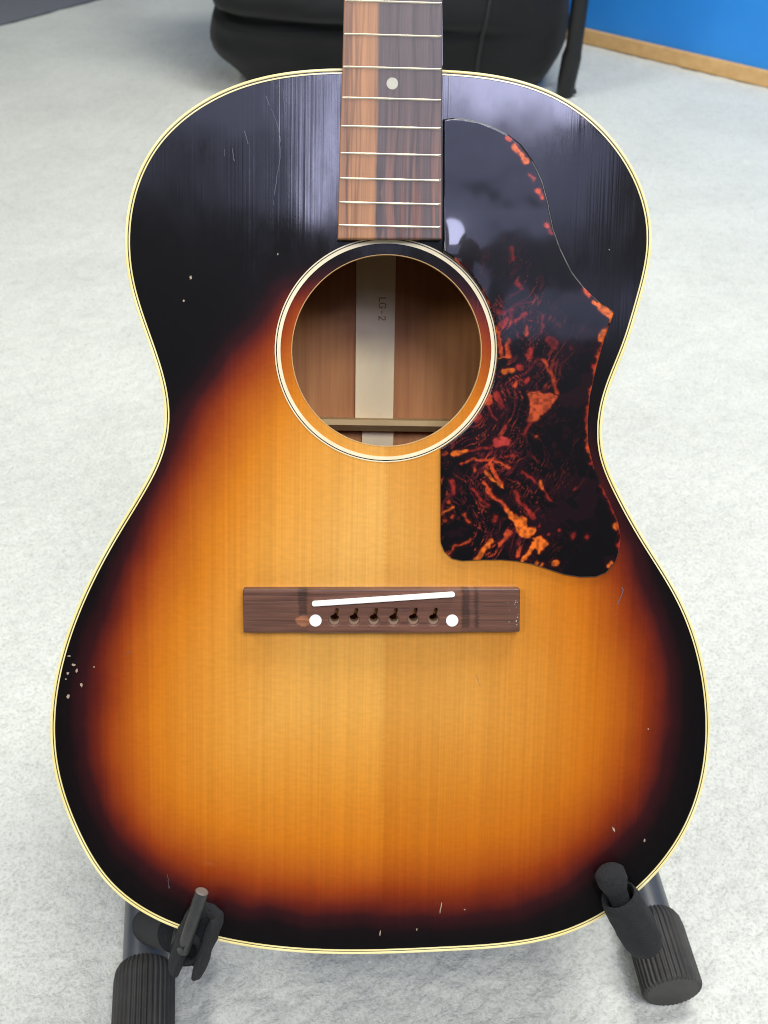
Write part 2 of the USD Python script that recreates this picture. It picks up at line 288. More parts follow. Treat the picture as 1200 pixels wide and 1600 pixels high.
# ------------------------------------------------------------------ black bag and black post in the background
BX, BY = at_z(612, 150, 0)[:2]
def bag_mesh():
    prof = [(.000, .170, .100), (.010, .196, .118), (.03, .225, .132), (.06, .262, .146), (.09, .292, .154), (.115, .318, .160), (.14, .345, .166), (.16, .353, .168), (.19, .352, .166), (.24, .348, .163), (.32, .345, .160), (.42, .340, .155), (.52, .33, .148), (.56, .31, .13), (.575, .25, .09)]
    zs, hw, hd = np.array(prof).T
    z = np.unique(np.r_[np.linspace(0, .575, 70)]); hw = np.interp(z, zs, hw); hd = np.interp(z, zs, hd)
    n = 180; a = np.arange(n) / n * 2 * np.pi; e = 2 / 3.6
    side = lambda px: np.array([[(P := CAM + ray(x, y) * ((BY + .115) / ray(x, y)[1]))[0] - BX, P[2]] for x, y in px])
    L, R = side([(420, 158), (405, 138), (393, 125), (378, 106), (366, 91), (357, 83), (345, 74), (334, 62), (331, 50), (334, 28), (337, 0)]), side([(795, 163), (815, 150), (838, 125), (858, 97), (871, 72), (879, 50), (884, 25), (887, 0)])
    il = np.interp(z, L[:, 1], L[:, 0]); ir = np.interp(z, R[:, 1], R[:, 0])
    il = il + (.03 * np.clip(z - .3, 0, 1)); ir = ir - (.05 * np.clip(z - .3, 0, 1))
    end = np.clip((z - .53) / .045, 0, 1) ** 2 * .08; il, ir = il + end, ir - end
    cx, sy = np.sign(np.cos(a)) * np.abs(np.cos(a)) ** e, np.sign(np.sin(a)) * np.abs(np.sin(a)) ** e
    V = np.stack([(il + ir)[:, None] / 2 + (ir - il)[:, None] / 2 * cx, hd[:, None] * sy, np.broadcast_to(z[:, None], (len(z), n))], -1)
    crease = lambda x: .158 - .05 * (x + .35)                          # the sagging fold across the front
    front = sy < -.2
    bulge = .022 * np.exp(-((V[..., 2] - crease(V[..., 0]) - .035) / .035) ** 2) - .034 * np.exp(-((V[..., 2] - crease(V[..., 0]) + .005) / .009) ** 2)
    V[..., 1] -= np.where(front[None, :], bulge * np.clip(.25 - V[..., 0], 0, .25) / .25, 0)
    q = V.reshape(-1, 3)
    w = (meshkit.fbm(q * [7, 7, 12], 3, 5) - .5)[:, None] * np.array([.02, .03, 0])
    right = V[..., 0] > .20
    q = q + w * np.clip(q[:, 2:3] / .05, 0, 1)
    F = []; k = np.arange(n); k1 = (k + 1) % n
    for i in range(len(z) - 1):
        o = i * n; F += [np.stack([o + k, o + k1, o + n + k1], 1), np.stack([o + k, o + n + k1, o + n + k], 1)]
    c0, c1 = len(q), len(q) + 1; q = np.vstack([q, [0, 0, 0], [0, 0, .58]]); o = (len(z) - 1) * n
    F += [np.stack([np.full(n, c0), k1, k], 1), np.stack([np.full(n, c1), o + k, o + k1], 1)]
    return q, np.vstack(F)
bm = Gf.Matrix4d(1); bm.SetTranslate(Gf.Vec3d(float(BX), float(BY) + .115, 0.001))
bag = thing('instrument_bag', 'bulky black fabric bag standing on the carpet behind the guitar neck', 'bag', bm)
bq, bf = bag_mesh()
obj('bag_body', (bq, bf), MAT['bag'], bag, smooth=True)
bag_tm = trimesh.Trimesh(bq, bf, process=False)
def on_bag(xz):
    pts = np.array([[x, -.6, z] for x, z in xz]); loc, ri, _ = bag_tm.ray.intersects_location(pts, np.tile([0, 1.0, 0], (len(pts), 1)), multiple_hits=False)
    o = np.argsort(ri); return loc[o]
for line in ([(.06 - .0 * z, z) for z in np.linspace(.02, .54, 40)], [(.215 - .05 * math.cos((z - .02) * 5), z) for z in np.linspace(.03, .54, 40)]):
    p = on_bag(line)
    if len(p) > 3: obj('seam_piping', tube(p, .005, 8), MAT['bag_trim'], bag, smooth=True)

pb = at_z(884, 150, 0)
pm = Gf.Matrix4d(1); pm.SetTranslate(Gf.Vec3d(*map(float, pb)))
post = thing('furniture_leg', 'thin black upright leg with a thicker foot, standing right of the black bag', 'furniture leg', pm)
obj('leg_tube', tube([(.006, 0, .07), (.010, 0, .2), (.010, 0, .9)], .0165, 16), MAT['post'], post, smooth=40)
obj('rubber_foot', tube([(-.0015, 0, .0), (-.002, 0, .006), (-.001, 0, .03), (.004, 0, .075), (.006, 0, .09)], [.0150, .0175, .0185, .0195, .0170], 20), MAT['post'], post, smooth=40)
obj('foot_nib', tube([(.012, 0, .008), (.020, 0, .010)], [.006, .005], 12), MAT['post'], post)

# ------------------------------------------------------------------ the guitar's own frame
LEAN, YAW = math.radians(30.0), math.radians(2.5)
n_ = np.array([math.sin(YAW) * math.cos(LEAN), -math.cos(YAW) * math.cos(LEAN), math.sin(LEAN)])
O0 = at_depth(600, 800, 0.603)
def on_plane(x, y, w=0.0):
    r = ray(x, y); t = ((O0 + n_ * w - CAM) @ n_) / (r @ n_); return CAM + r * t
v_ = on_plane(614, 50) - on_plane(595, 1100); v_ /= np.linalg.norm(v_); u_ = np.cross(v_, n_)
ORG = on_plane(588, 1489)                                              # bottom of the body on its centre line
def g(x, y, w=0.0):
    p = on_plane(x, y, w) - ORG; return np.array([p @ u_, p @ v_])
def gl(pts, w=0.0): return np.array([g(x, y, w) for x, y in pts])
def loc(x, y, w): return np.r_[g(x, y, w), w]
GM = Gf.Matrix4d(1)
for i, a in enumerate((u_, v_, n_, ORG)): GM.SetRow(i, Gf.Vec4d(*map(float, a), 1.0 if i == 3 else 0.0))
def world(p): p = np.asarray(p, float); return ORG + p[..., :1] * u_ + p[..., 1:2] * v_ + p[..., 2:3] * n_
def photo(uv, w=0.0):
    """where points of the soundboard lie in the photograph: only used to look up the finish traced from it"""
    P = world(np.c_[uv, np.full(len(uv), w)]) - CAM; d = P @ Fv
    return np.stack([600 + FPX * (P @ Rv) / d, 800 - FPX * (P @ Uv) / d], 1)
guitar = thing('acoustic_guitar', 'sunburst flat-top acoustic guitar without strings, resting on the black stand', 'guitar', GM)

OUT = [(612,108),(532,108),(463,113),(397,123),(350,140),(310,162),(277,188),(250,215),(230,243),(213,277),(203,313),(197,347),(196,380),(198,413),(202,440),(208,467),(217,493),(231,530),(244,570),(252,605),(256,640),(257,665),(254,690),(246,715),(232,741),(219,765),(205,790),(190,815),(176,840),(162,865),(149,890),(136,915),(125,940),(114,965),(104,990),(97,1015),(90,1045),(84,1075),(80,1100),(78,1130),(79,1155),(81,1178),(85,1200),(91,1225),(99,1250),(107,1275),(117,1300),(130,1327),(146,1352),(166,1377),(192,1402),(227,1427),(258,1443),(287,1455),(327,1467),(377,1477),(440,1484),(500,1487),(600,1489),(700,1487),(775,1481),(840,1470),(885,1458),(918,1444),(951,1426),(987,1400),(1021,1371),(1045,1343),(1062,1317),(1078,1283),(1089,1254),(1098,1225),(1104,1195),(1108,1160),(1109,1130),(1108,1098),(1104,1063),(1098,1033),(1089,1000),(1077,967),(1062,933),(1044,900),(1030,880),(1005,840),(986,805),(968,768),(954,740),(944,713),(939,686),(940,660),(948,620),(963,580),(980,540),(987,512),(997,480),(1006,447),(1013,412),(1017,376),(1015,345),(1009,308),(995,274),(977,243),(953,212),(922,184),(890,160),(875,150),(840,134),(800,122),(750,114),(692,110)]
outline = spline(gl(OUT), 900, s=len(OUT) * (.00035) ** 2)
BODY = Polygon(outline).buffer(0)
BODY = shapely.geometry.polygon.orient(BODY, 1.0)
DEPTH = .094
b1, b2, b3 = BODY.buffer(-.00135), BODY.buffer(-.0018), BODY.buffer(-.0025)
RC = g(603.5, 549); RR = float(np.linalg.norm(g(777, 549) - g(430, 549))) / 2
HC = g(604.5, 549.5); HR = RR * 147.5 / 173.0
circle = lambda c, r, n=160: Point(*c).buffer(r, quad_segs=n // 4)
HOLE = circle(HC, HR)
SADDLE_W, BR_W = .0105, .0075
bridge_px = [(379, 921.5), (813.5, 921), (813, 988.5), (380, 990)]
pins = [(522.5, 969), (553, 969), (584, 969), (615, 969), (646, 968.5), (677.5, 968.5)]
def keyhole(p, w):
    c = g(*p, w); k = circle(c, .0029, 40)
    s = g(p[0] + 4, p[1] - 16, w); return k.union(LineString([c, s]).buffer(.00085))
KEYS = shapely.union_all([circle(g(p[0], p[1] - .5, BR_W), .0022, 40) for p in pins])

# binding and purfling
def beveled_ring(outer, inner, w0, w1, bv):
    lo, li = loops_of(outer, .003)[0], loops_of(inner, .003)[0]
    return plate([lo, li[::-1]], w0, w1, bv, .003)
v, f = beveled_ring(BODY.buffer(.0002), b1, -.0062, .0006, .0005)
obj('binding', (v, f), MAT['cream'], guitar)
obj('purfling_black', extr(b1.difference(b2), -.002, .00035), MAT['black_line'], guitar, smooth=False)
obj('purfling_cream', extr(b2.difference(b3), -.002, .00045), MAT['cream'], guitar, smooth=False)
# soundboard with its sunburst finish
BURST = Polygon([(455,470),(425,515),(378,568),(345,612),(312,665),(285,715),(262,765),(242,812),(222,865),(205,915),(190,960),(172,1010),(157,1070),(152,1130),(158,1190),(172,1245),(200,1298),(245,1342),(310,1380),(400,1400),(500,1408),(600,1410),(700,1408),(800,1396),(880,1364),(945,1312),(990,1260),(1016,1200),(1028,1130),(1026,1060),(1013,1000),(996,950),(982,905),(968,860),(930,780),(890,700),(850,620),(800,560),(762,505),(700,470),(600,455),(500,455)])
RAMP = [(-78, (9, 8, 10)), (-46, (18, 9, 12)), (-22, (54, 17, 20)), (-4, (108, 34, 19)), (20, (158, 64, 18)), (50, (192, 99, 24)), (95, (221, 132, 32)), (170, (235, 160, 62)), (300, (243, 182, 92))]
def burst_colors(px):
    pts = shapely.points(px); line = BURST.exterior
    d = shapely.distance(pts, line) * np.where(shapely.contains_xy(BURST, px[:, 0], px[:, 1]), 1, -1)
    q = np.c_[px, np.zeros(len(px))]
    d = d + (meshkit.fbm(q / [60, 90, 1], 3, 2) - .5) * 17
    xs = np.array([r[0] for r in RAMP]); cs = np.array([lin(*r[1], .80) for r in RAMP])
    c = np.stack([np.interp(d, xs, cs[:, k]) for k in range(3)], 1)
    amber = np.clip((1250 - px[:, 1]) / 420, 0, 1)[:, None]            # the yellow deepens to orange towards the tail
    inside = np.clip(d / 150, 0, 1)[:, None]
    c = c * (1 - inside * (1 - amber) * np.array([.10, .20, .45]))
    right = (px[:, 0] > 604.5 - (px[:, 1] - 549) * .009)[:, None] & (d > 0)[:, None]   # the two halves of the book-matched top
    return np.where(right, c * np.array([.90, .83, .74]), c)
top_poly = b3.buffer(-.00001).difference(HOLE)
top_loops = loops_of(top_poly, .0016)
pts, tf = sheet_from_loops(top_loops, .0017)
keep = ~shapely.contains_xy(KEYS, *pts[tf].mean(1).T)
obj('soundboard', (np.c_[pts, np.zeros(len(pts))], tf[keep]), MAT['top'], guitar, smooth=True, colors=burst_colors(photo(pts)))
sb = '/World/acoustic_guitar/soundboard'
obj('soundboard_core', extr(b1.buffer(-.0018).difference(HOLE.buffer(.00002)).difference(KEYS), -.0034, -.00025), MAT['raw_spruce'], sb, smooth=30)
rim = plate([np.array(circle(HC, HR + .0005).exterior.coords)[:-1][::-1], np.array(HOLE.exterior.coords)[:-1]], -.0030, .00012, 0, .001)
if True:
    ring = HOLE.buffer(.0003).difference(HOLE.buffer(-.00004))
    obj('soundhole_edge', extr(ring, -.0030, .00012), MAT['raw_spruce'], sb, smooth=30)
# rosette: white ring with a fine black line near its outside
for nm, r0, r1, mt in (('rosette_outer_line', 171.2, 173, 'ivory'), ('rosette_black_line', 169.6, 171.2, 'black_line'), ('rosette_ring', 164.2, 169.6, 'ivory')):
    obj(nm, extr(circle(RC, RR * r1 / 173, 240).difference(circle(RC, RR * r0 / 173, 240)), -.0002, .00025 if nm != 'rosette_black_line' else .00018), MAT[mt], guitar, smooth=30)
# sides, back, interior
inner = BODY.buffer(-.0030)
obj('sides', extr(BODY.buffer(-.0006).difference(inner), -DEPTH, -.0063), MAT['mahogany_side'], guitar)
obj('back', extr(BODY.buffer(-.0007), -DEPTH - .003, -DEPTH), MAT['mahogany_side'], guitar)
obj('back_inside', extr(inner.buffer(-.0003), -DEPTH + .0002, -DEPTH + .0012), MAT['mahogany_in'], guitar)
obj('side_lining', extr(inner.buffer(-.0001).difference(inner.buffer(-.006)), -.016, -.0036), MAT['brace'], guitar)
SW = -DEPTH + .0040
st = lambda q: Polygon(gl(q, SW))
s1 = obj('centre_strip', extr(st([(557, 395), (619, 395), (614, 660), (555, 660)]), -DEPTH + .0012, SW), MAT['strip'], guitar, label='pale wooden strip glued along the inside of the back, stamped LG-2')
obj('centre_strip', extr(st([(566, 672), (615, 672), (611, 760), (564, 760)]), -DEPTH + .0012, SW), MAT['strip'], guitar, label='short piece of pale strip below the back brace')
bw = -DEPTH + .017
ya, yb = g(600, 655, bw)[1], g(600, 674, -DEPTH + .012)[1]
prof = np.array([(ya, -DEPTH + .0012), (yb, -DEPTH + .0012), (yb, -DEPTH + .010), ((ya + yb) / 2, bw), (ya - .0006, bw - .001)])
ul, ur = g(380, 665, bw)[0], g(830, 665, bw)[0]
k = len(prof); BVv = np.vstack([np.c_[np.full(k, x), prof] for x in (ul, ur)])
BF = [[i, (i + 1) % k, k + (i + 1) % k] for i in range(k)] + [[i, k + (i + 1) % k, k + i] for i in range(k)] + [[0, i, i + 1] for i in range(1, k - 1)] + [[k, k + i + 1, k + i] for i in range(1, k - 1)]
obj('back_brace', trimesh.Trimesh(BVv, BF), MAT['brace'], guitar, smooth=False)
# the model stamp, reading downwards
tm = meshkit.text_mesh('LG-2', .0044, depth=.0002, bold=False)
tv = np.array(tm.vertices); tv[:, 0] *= .92
o = g(603.5, 464, SW)
tm = trimesh.Trimesh(np.stack([o[0] + (tv[:, 1] - .0044), o[1] - tv[:, 0], SW + .0001 + tv[:, 2]], 1), tm.faces, process=False)
obj('model_stamp', tm, MAT['ink'], s1, smooth=False)

# neck, fingerboard, frets, position dot
FW = .0066
fb = gl([(546, -240), (537.2, 0), (535, 105), (531.5, 200), (527.3, 373.3), (690, 373.6), (690.8, 200), (691.3, 105), (691.6, 0), (689.5, -240)], FW)
fb_loop = resample(fb, .0012)
v, f = plate([fb_loop], .0003, FW, .0005, .00055)
if Polygon(fb_loop).exterior.is_ccw is False:
    fb_loop = fb_loop[::-1]; v, f = plate([fb_loop], .0003, FW, .0005, .00055)
def fb_colors(v):
    px = photo(v[:, :2], FW); t = (px[:, 0] - (537.2 - px[:, 1] * .0265)) / (154 + px[:, 1] * .024)
    q = np.stack([t * 30, px[:, 1] / 150, 0 * t], 1)
    t = t + (meshkit.noise(q * [0.0, 1, 1] + 3, 4) - .5) * .02
    orange, mid, dark, red = (np.array(lin(*c, 1.25)) for c in ((154, 108, 70), (116, 80, 60), (78, 66, 66), (118, 82, 70)))
    streak = meshkit.fbm(np.stack([t * 26, px[:, 1] / 190, 0 * t], 1), 3, 11)[:, None]
    warm = np.clip((px[:, 1] - 130) / 190, 0, 1)[:, None]
    left = orange * (.80 + .4 * streak)
    left = np.where((t < .10)[:, None], left * .5 + mid * .45, left)
    rt = dark * (1 - warm * np.clip((streak - .36) * 5, 0, 1)) + red * warm * np.clip((streak - .36) * 5, 0, 1)
    k = np.clip((t - .335 - .02 * warm[:, 0]) / .03, 0, 1)[:, None]
    c = left * (1 - k) + rt * k
    dm = np.clip((.012 + .035 * np.abs(np.sin(px[:, 1] / 24)) - np.abs(t - .405)) / .012, 0, 1) * np.clip((px[:, 1] - 230) / 40, 0, 1)           # dark knot figure near the middle
    c = c * (1 - dm[:, None]) + dm[:, None] * dark * .75
    for x0, wdt in ((.09, .008), (.125, .006), (.19, .005), (.72, .012), (.90, .010), (.56, .008)):
        line = np.clip((wdt + .008 - np.abs(t - x0 - .012 * np.sin(px[:, 1] / 37 + x0 * 40))) / .012, 0, 1)
        c = c * (1 - .38 * line[:, None])
    return c
obj('fingerboard', (v, f), MAT['fingerboard'], guitar, smooth=True, colors=fb_colors(v))
nb = gl([(545, -240), (536, 100), (692, 100), (690, -240)], .0)
def half_neck():
    rows = []
    for s in np.linspace(0, 1, 12):
        l = nb[0] * (1 - s) + nb[1] * s; r = nb[3] * (1 - s) + nb[2] * s
        dp = .021 + .03 * max(0, (s - .8) / .2) ** 2; a = np.linspace(0, np.pi, 17); c, h = (l + r) / 2, (r - l) / 2
        rows.append(np.stack([c[0] - h[0] * np.cos(a), c[1] + 0 * a, -dp * np.sin(a) + .0002], 1))
    V = np.array(rows); n, m = V.shape[:2]; i = np.arange(n * m).reshape(n, m)
    F = np.stack([i[:-1, :-1], i[:-1, 1:], i[1:, 1:], i[1:, :-1]], -1).reshape(-1, 4)
    F = np.vstack([F[:, [0, 1, 2]], F[:, [0, 2, 3]], [[i[0, 0], i[0, k + 1], i[0, k]] for k in range(1, m - 1)], [[i[-1, 0], i[-1, k], i[-1, k + 1]] for k in range(1, m - 1)],
                   [[i[k, 0], i[k + 1, 0], i[k + 1, -1]] for k in range(n - 1)], [[i[k, 0], i[k + 1, -1], i[k, -1]] for k in range(n - 1)]])
    return trimesh.Trimesh(V.reshape(-1, 3), F, process=False)
obj('neck', half_neck(), MAT['mahogany_side'], guitar)
edge = Polygon(fb_loop)
for y in (-53, 2.5, 54.8, 106, 154.2, 198.6, 240.8, 280.2, 317.6, 353.4):
    c = g(613, y, FW + .0005)
    cut = LineString([(c[0] - .1, c[1]), (c[0] + .1, c[1])]).intersection(edge); x0, x1 = cut.bounds[0] + .0006, cut.bounds[2] - .0006
    a = np.linspace(0, np.pi, 9); pr = np.stack([np.cos(a) * .00056, np.sin(a) * .0007], 1)
    V = np.vstack([np.c_[np.full(9, x), c[1] + pr[:, 0] * s, FW - .0001 + pr[:, 1] * s2] for x, s, s2 in ((x0, 1, .25), (x0 + .0009, 1, 1), (x1 - .0009, 1, 1), (x1, 1, .25))])
    F = [[r * 9 + i, (r + 1) * 9 + i, (r + 1) * 9 + i + 1] for r in range(3) for i in range(8)] + [[r * 9 + i, (r + 1) * 9 + i + 1, r * 9 + i + 1] for r in range(3) for i in range(8)]
    F += [[0, i + 1, i] for i in range(1, 8)] + [[27, 27 + i, 28 + i] for i in range(1, 8)]
    F = [t[::-1] for t in F]
    obj('fret', trimesh.Trimesh(V, F, process=False), MAT['nickel'], guitar, smooth=False)
obj('position_dot', extr(circle(g(613, 130.5, FW), .0029, 48), FW - .0005, FW + .00012), MAT['dot'], guitar)

# pickguard
GUARD = [(691.5,187),(708,184.5),(722,185.5),(746,190),(768,198),(793,210),(814,226),(833,252),(848,283),(857,317),(865,357),(876,388),(894,425),(916,453),(937,471),(955,483.5),(959,487),(958,493),(951,511),(941,540),(931,577),(922,617),(918,657),(919,694),(927,728),(941,759),(954,787),(965,814),(970,836),(968,858),(961,879),(947,895),(931,901.5),(907,902),(882,898),(857,890),(833,882),(808,877),(783,875),(753,875),(722,876.5),(706,873),(694,862),(688.5,848),(688,830),(688,700)]
GW = .0017
gp = Polygon(gl(GUARD, GW * .5)).buffer(.002).buffer(-.002).buffer(-.0006).buffer(.0006)
right_of_board = Polygon(gl([(691.6, 100), (1100, 100), (1100, 950), (688, 950), (688, 700), (640, 600), (600, 560), (691.6, 430)], 0))
gp = gp.union(Polygon(gl([(691.5, 187), (720, 200), (760, 400), (800, 560), (760, 690), (688, 700), (700, 640), (640, 560), (691.6, 400)], GW * .5))).intersection(right_of_board).difference(circle(RC, RR + .0003, 240))
gp = max(getattr(gp, 'geoms', [gp]), key=lambda q: q.area).simplify(.00005)
gloop = loops_of(gp, .0006)[0]
v, f = plate([gloop], .0002, GW, .0006, .00062)
def guard_curl(v):
    px = photo(v[:, :2], GW); t = v[:, 2] / GW                           # the old sheet lifts a little at its corner and along the top
    lift = .0008 * 1.9 * np.exp(-((px[:, 0] - 704) / 36) ** 2 - ((px[:, 1] - 400) / 46) ** 2) + .0011 * np.clip((330 - px[:, 1]) / 140, 0, 1) ** 1.5
    v = v.copy(); v[:, 2] += lift * t; return v
Z6 = lambda pts: [(660 + x / 3.243, 540 + y / 3.243) for x, y in pts]
Z5 = lambda pts: [(660 + x / 3.243, 160 + y / 3.243) for x, y in pts]
FLAKES = []                                                            # (line in photo pixels, half width, colour, strength)
def fl(z, pts, w, c, s=1.0): FLAKES.append((LineString(z(pts)) if len(pts) > 1 else Point(z(pts)[0]), w / 3.243 / 2, c, s))
def pl(z, pts, c, s=1.0): FLAKES.append((Polygon(z(pts)).buffer(0), 1.2, c, s))
OR, RO, RE = (232, 112, 34), (206, 78, 36), (158, 44, 36)
pl(Z6, [(540,245),(600,240),(680,260),(650,300),(630,330),(580,370),(535,390),(560,330),(555,280)], (200,84,44), .85)
fl(Z6, [(615,70),(640,130),(668,180),(682,235)], 16, RO, .6)
fl(Z6, [(375,490),(400,475),(430,485)], 40, (190,62,56), .8); fl(Z6, [(165,548),(215,532)], 26, OR, .85); fl(Z6, [(230,535),(340,515),(380,490)], 10, RE, .6)
fl(Z6, [(200,602),(260,574),(330,580),(400,600),(440,622)], 10, RO, .8); fl(Z6, [(262,618),(262,632)], 16, RO, .8); fl(Z6, [(345,590),(365,640),(400,700)], 16, RO, .8)
fl(Z6, [(320,640),(372,690),(402,715)], 14, OR, .8); fl(Z6, [(310,690),(350,760),(400,790),(435,835)], 15, RO, .9); fl(Z6, [(260,725),(300,780),(332,812)], 14, RE, .7)
pl(Z6, [(430,825),(470,860),(520,880),(525,920),(572,930),(550,970),(500,965),(480,930),(455,880)], OR); pl(Z6, [(568,978),(600,970),(632,1000),(612,1030),(590,1052),(572,1010)], OR, .95)
fl(Z6, [(508,1092),(540,1048),(562,1012)], 26, OR); fl(Z6, [(265,1085),(310,1040),(352,988)], 18, OR, .9); fl(Z6, [(130,1055),(170,1018),(240,985)], 12, RO, .7)
fl(Z6, [(392,1008),(418,972),(436,945)], 24, RO, .8); fl(Z6, [(485,1060),(500,1020)], 22, RO, .8); fl(Z6, [(500,640),(560,680),(600,720),(652,780)], 9, RE, .7); fl(Z6, [(595,690),(605,722)], 16, OR, .7)
fl(Z6, [(470,740),(500,800),(552,862)], 16, RE, .8); fl(Z6, [(540,850),(560,870)], 22, RE, .8)
for x, y, r, c in ((575,1102,26,OR),(606,1116,24,OR),(672,1106,26,OR),(945,1112,28,OR),(985,920,26,OR),(760,968,20,RE),(640,960,14,RE),(695,940,14,RE),(826,970,20,RE),(490,115,26,RE),(530,175,22,RE),(470,202,18,RO),(325,280,34,RO),(268,372,36,RE),(575,462,12,RO),(540,55,22,RE),(415,415,18,RE),(990,1010,18,RE),(770,735,18,RE),(150,868,16,RO),(112,890,14,RO),(365,880,22,RE),(130,793,14,RO),(590,920,14,RE),(895,42,18,RO),(872,100,16,RE),(852,220,14,RO),(828,485,12,RO),(852,600,12,RE)):
    fl(Z6, [(x, y), (x + r * .25, y - r * .3)], r, c, .8)
fl(Z6, [(150,690),(158,750)], 18, RE, .8); fl(Z6, [(148,815),(132,832),(95,845)], 9, OR, .8); fl(Z6, [(212,850),(238,895)], 12, RO, .8); fl(Z6, [(408,132),(452,124)], 18, OR, .7); fl(Z6, [(378,250),(402,305)], 26, RE, .6)
fl(Z6, [(330,310),(380,380)], 9, RE, .6); fl(Z6, [(838,310),(834,380)], 14, RE, .7); fl(Z6, [(838,500),(845,545)], 12, RO, .7); fl(Z6, [(380,62),(440,60)], 9, OR, .6); fl(Z6, [(950,720),(975,800)], 9, RE, .7)
fl(Z6, [(540,400),(510,450)], 14, RE, .5); fl(Z6, [(480,560),(420,555)], 8, RE, .6); fl(Z6, [(100,548),(120,540)], 16, RO, .6)
fl(Z5, [(385,1175),(402,1280)], 24, RO, .8); fl(Z5, [(432,1200),(436,1290)], 18, RO, .7); fl(Z5, [(385,1150),(432,1105)], 20, RE, .7); fl(Z5, [(470,1110),(522,1070)], 18, RE, .7); fl(Z5, [(528,1140),(530,1175)], 18, RO, .6); fl(Z5, [(610,1090),(604,1160)], 14, RE, .5)
fl(Z5, [(480,910),(500,945)], 18, RE, .5); fl(Z5, [(448,740),(455,790)], 26, RE, .3); fl(Z5, [(545,1260),(548,1292)], 24, RE, .7); fl(Z5, [(640,1200),(670,1230)], 40, RE, .35); fl(Z5, [(380,1050),(420,1070)], 22, RE, .4)
fl(Z5, [(465,225),(490,255),(525,300)], 26, OR); fl(Z5, [(550,365),(568,390)], 16, RO, .9); fl(Z5, [(590,450),(604,480)], 30, RO); fl(Z5, [(626,615),(632,630)], 18, RO); fl(Z5, [(645,650),(655,668)], 12, RE); fl(Z5, [(828,958),(842,975)], 18, RO); fl(Z5, [(872,1012),(905,1045),(950,1075)], 32, OR); fl(Z5, [(962,1075),(955,1105)], 16, OR); fl(Z5, [(925,1150),(905,1195)], 26, OR, .9); fl(Z5, [(890,1270),(885,1290)], 16, RO); fl(Z5, [(428,180),(440,192)], 14, RO)
fl(Z5, [(165,798),(205,840),(240,880)], 9, RO, .9); fl(Z5, [(300,955),(340,1040)], 8, RO, .7); fl(Z5, [(372,1140),(372,1180)], 14, OR, .8)
fl(lambda p: p, [(951,511),(941,540),(931,577),(923,617),(919,657),(920,694),(928,728)], 13, RO, .6); fl(lambda p: p, [(940,757),(953,787),(964,814),(969,836),(967,858)], 9, RE, .6)
def guard_colors(v):
    px = photo(v[:, :2], GW); q = np.c_[px, np.zeros(len(px))]
    wob = np.stack([meshkit.fbm(q / 10, 3, 21) - .5, meshkit.fbm(q / 10, 3, 31) - .5], 1) * 8
    pp = px + wob; P = shapely.points(pp)
    c = np.tile(lin(8, 6, 9), (len(v), 1))
    mask = np.maximum(np.exp(-((px[:, 0] - 790) / 62) ** 2 - ((px[:, 1] - 555) / 95) ** 2), np.exp(-((px[:, 0] - 750) / 88) ** 2 - ((px[:, 1] - 775) / 110) ** 2))
    warp = np.stack([meshkit.fbm(q / 60, 2, 81) - .5, meshkit.fbm(q / 60, 2, 91) - .5], 1) * 46
    for (th, sx, sy, sd, lo, al) in ((-.62, 7, 60, 41, .74, .8), (-.35, 6, 38, 61, .80, .7), (.75, 6, 34, 71, .82, .6)):   # thin translucent filaments drawn out by the pour
        rot = np.array([[math.cos(th), -math.sin(th)], [math.sin(th), math.cos(th)]])
        nn = meshkit.fbm(np.c_[((px + warp + wob * .4) @ rot.T) / [sx, sy], np.zeros(len(px))], 3, sd)
        ridge = 1 - np.abs(2 * nn - 1) * 2.2
        patch = np.clip((meshkit.fbm(q / [30, 38, 1], 3, sd + 7) - .44) * 5, 0, 1)
        k = (np.clip((ridge - lo) * 5, 0, 1) * patch * np.clip(mask * 1.5, 0, 1) * al)[:, None]
        hue = np.clip((meshkit.fbm(q / 22, 2, sd + 3) - .42) * 5, 0, 1)[:, None] * np.clip((ridge - lo - .08) * 6, 0, 1)[:, None]
        c = c * (1 - k) + k * (np.array(lin(96, 26, 34)) * (1 - hue) + np.array(lin(198, 72, 32)) * hue)
    dim = np.clip((meshkit.fbm(q / [34, 26, 1], 4, 43) - .58) * 4, 0, .10)[:, None] * np.clip((px[:, 1:2] - 380) / 200, 0, 1)
    c = c + dim * np.array(lin(70, 20, 34))
    fine = np.clip(.45 + 1.5 * (meshkit.fbm(q / 5, 3, 51) - .35), .35, 1)
    vary = .35 + 1.3 * meshkit.fbm(q / 16, 2, 111)
    for geo, w, col, s in FLAKES:
        d = shapely.distance(P, geo); w = np.maximum(w * vary, .8) if geo.geom_type == 'LineString' else w; k = np.clip((w + .9 - d) / 1.8, 0, 1) * s * fine
        halo = np.clip((w + 6 - d) / 8, 0, 1) ** 1.5 * .42 * s * fine
        c = np.maximum(c, halo[:, None] * np.array(lin(130, 36, 30)))
        c = c * (1 - k[:, None]) + k[:, None] * np.array(lin(*col, .95))
    return c
obj('pickguard', (guard_curl(v), f), MAT['guard'], guitar, smooth=True, colors=guard_colors(v))

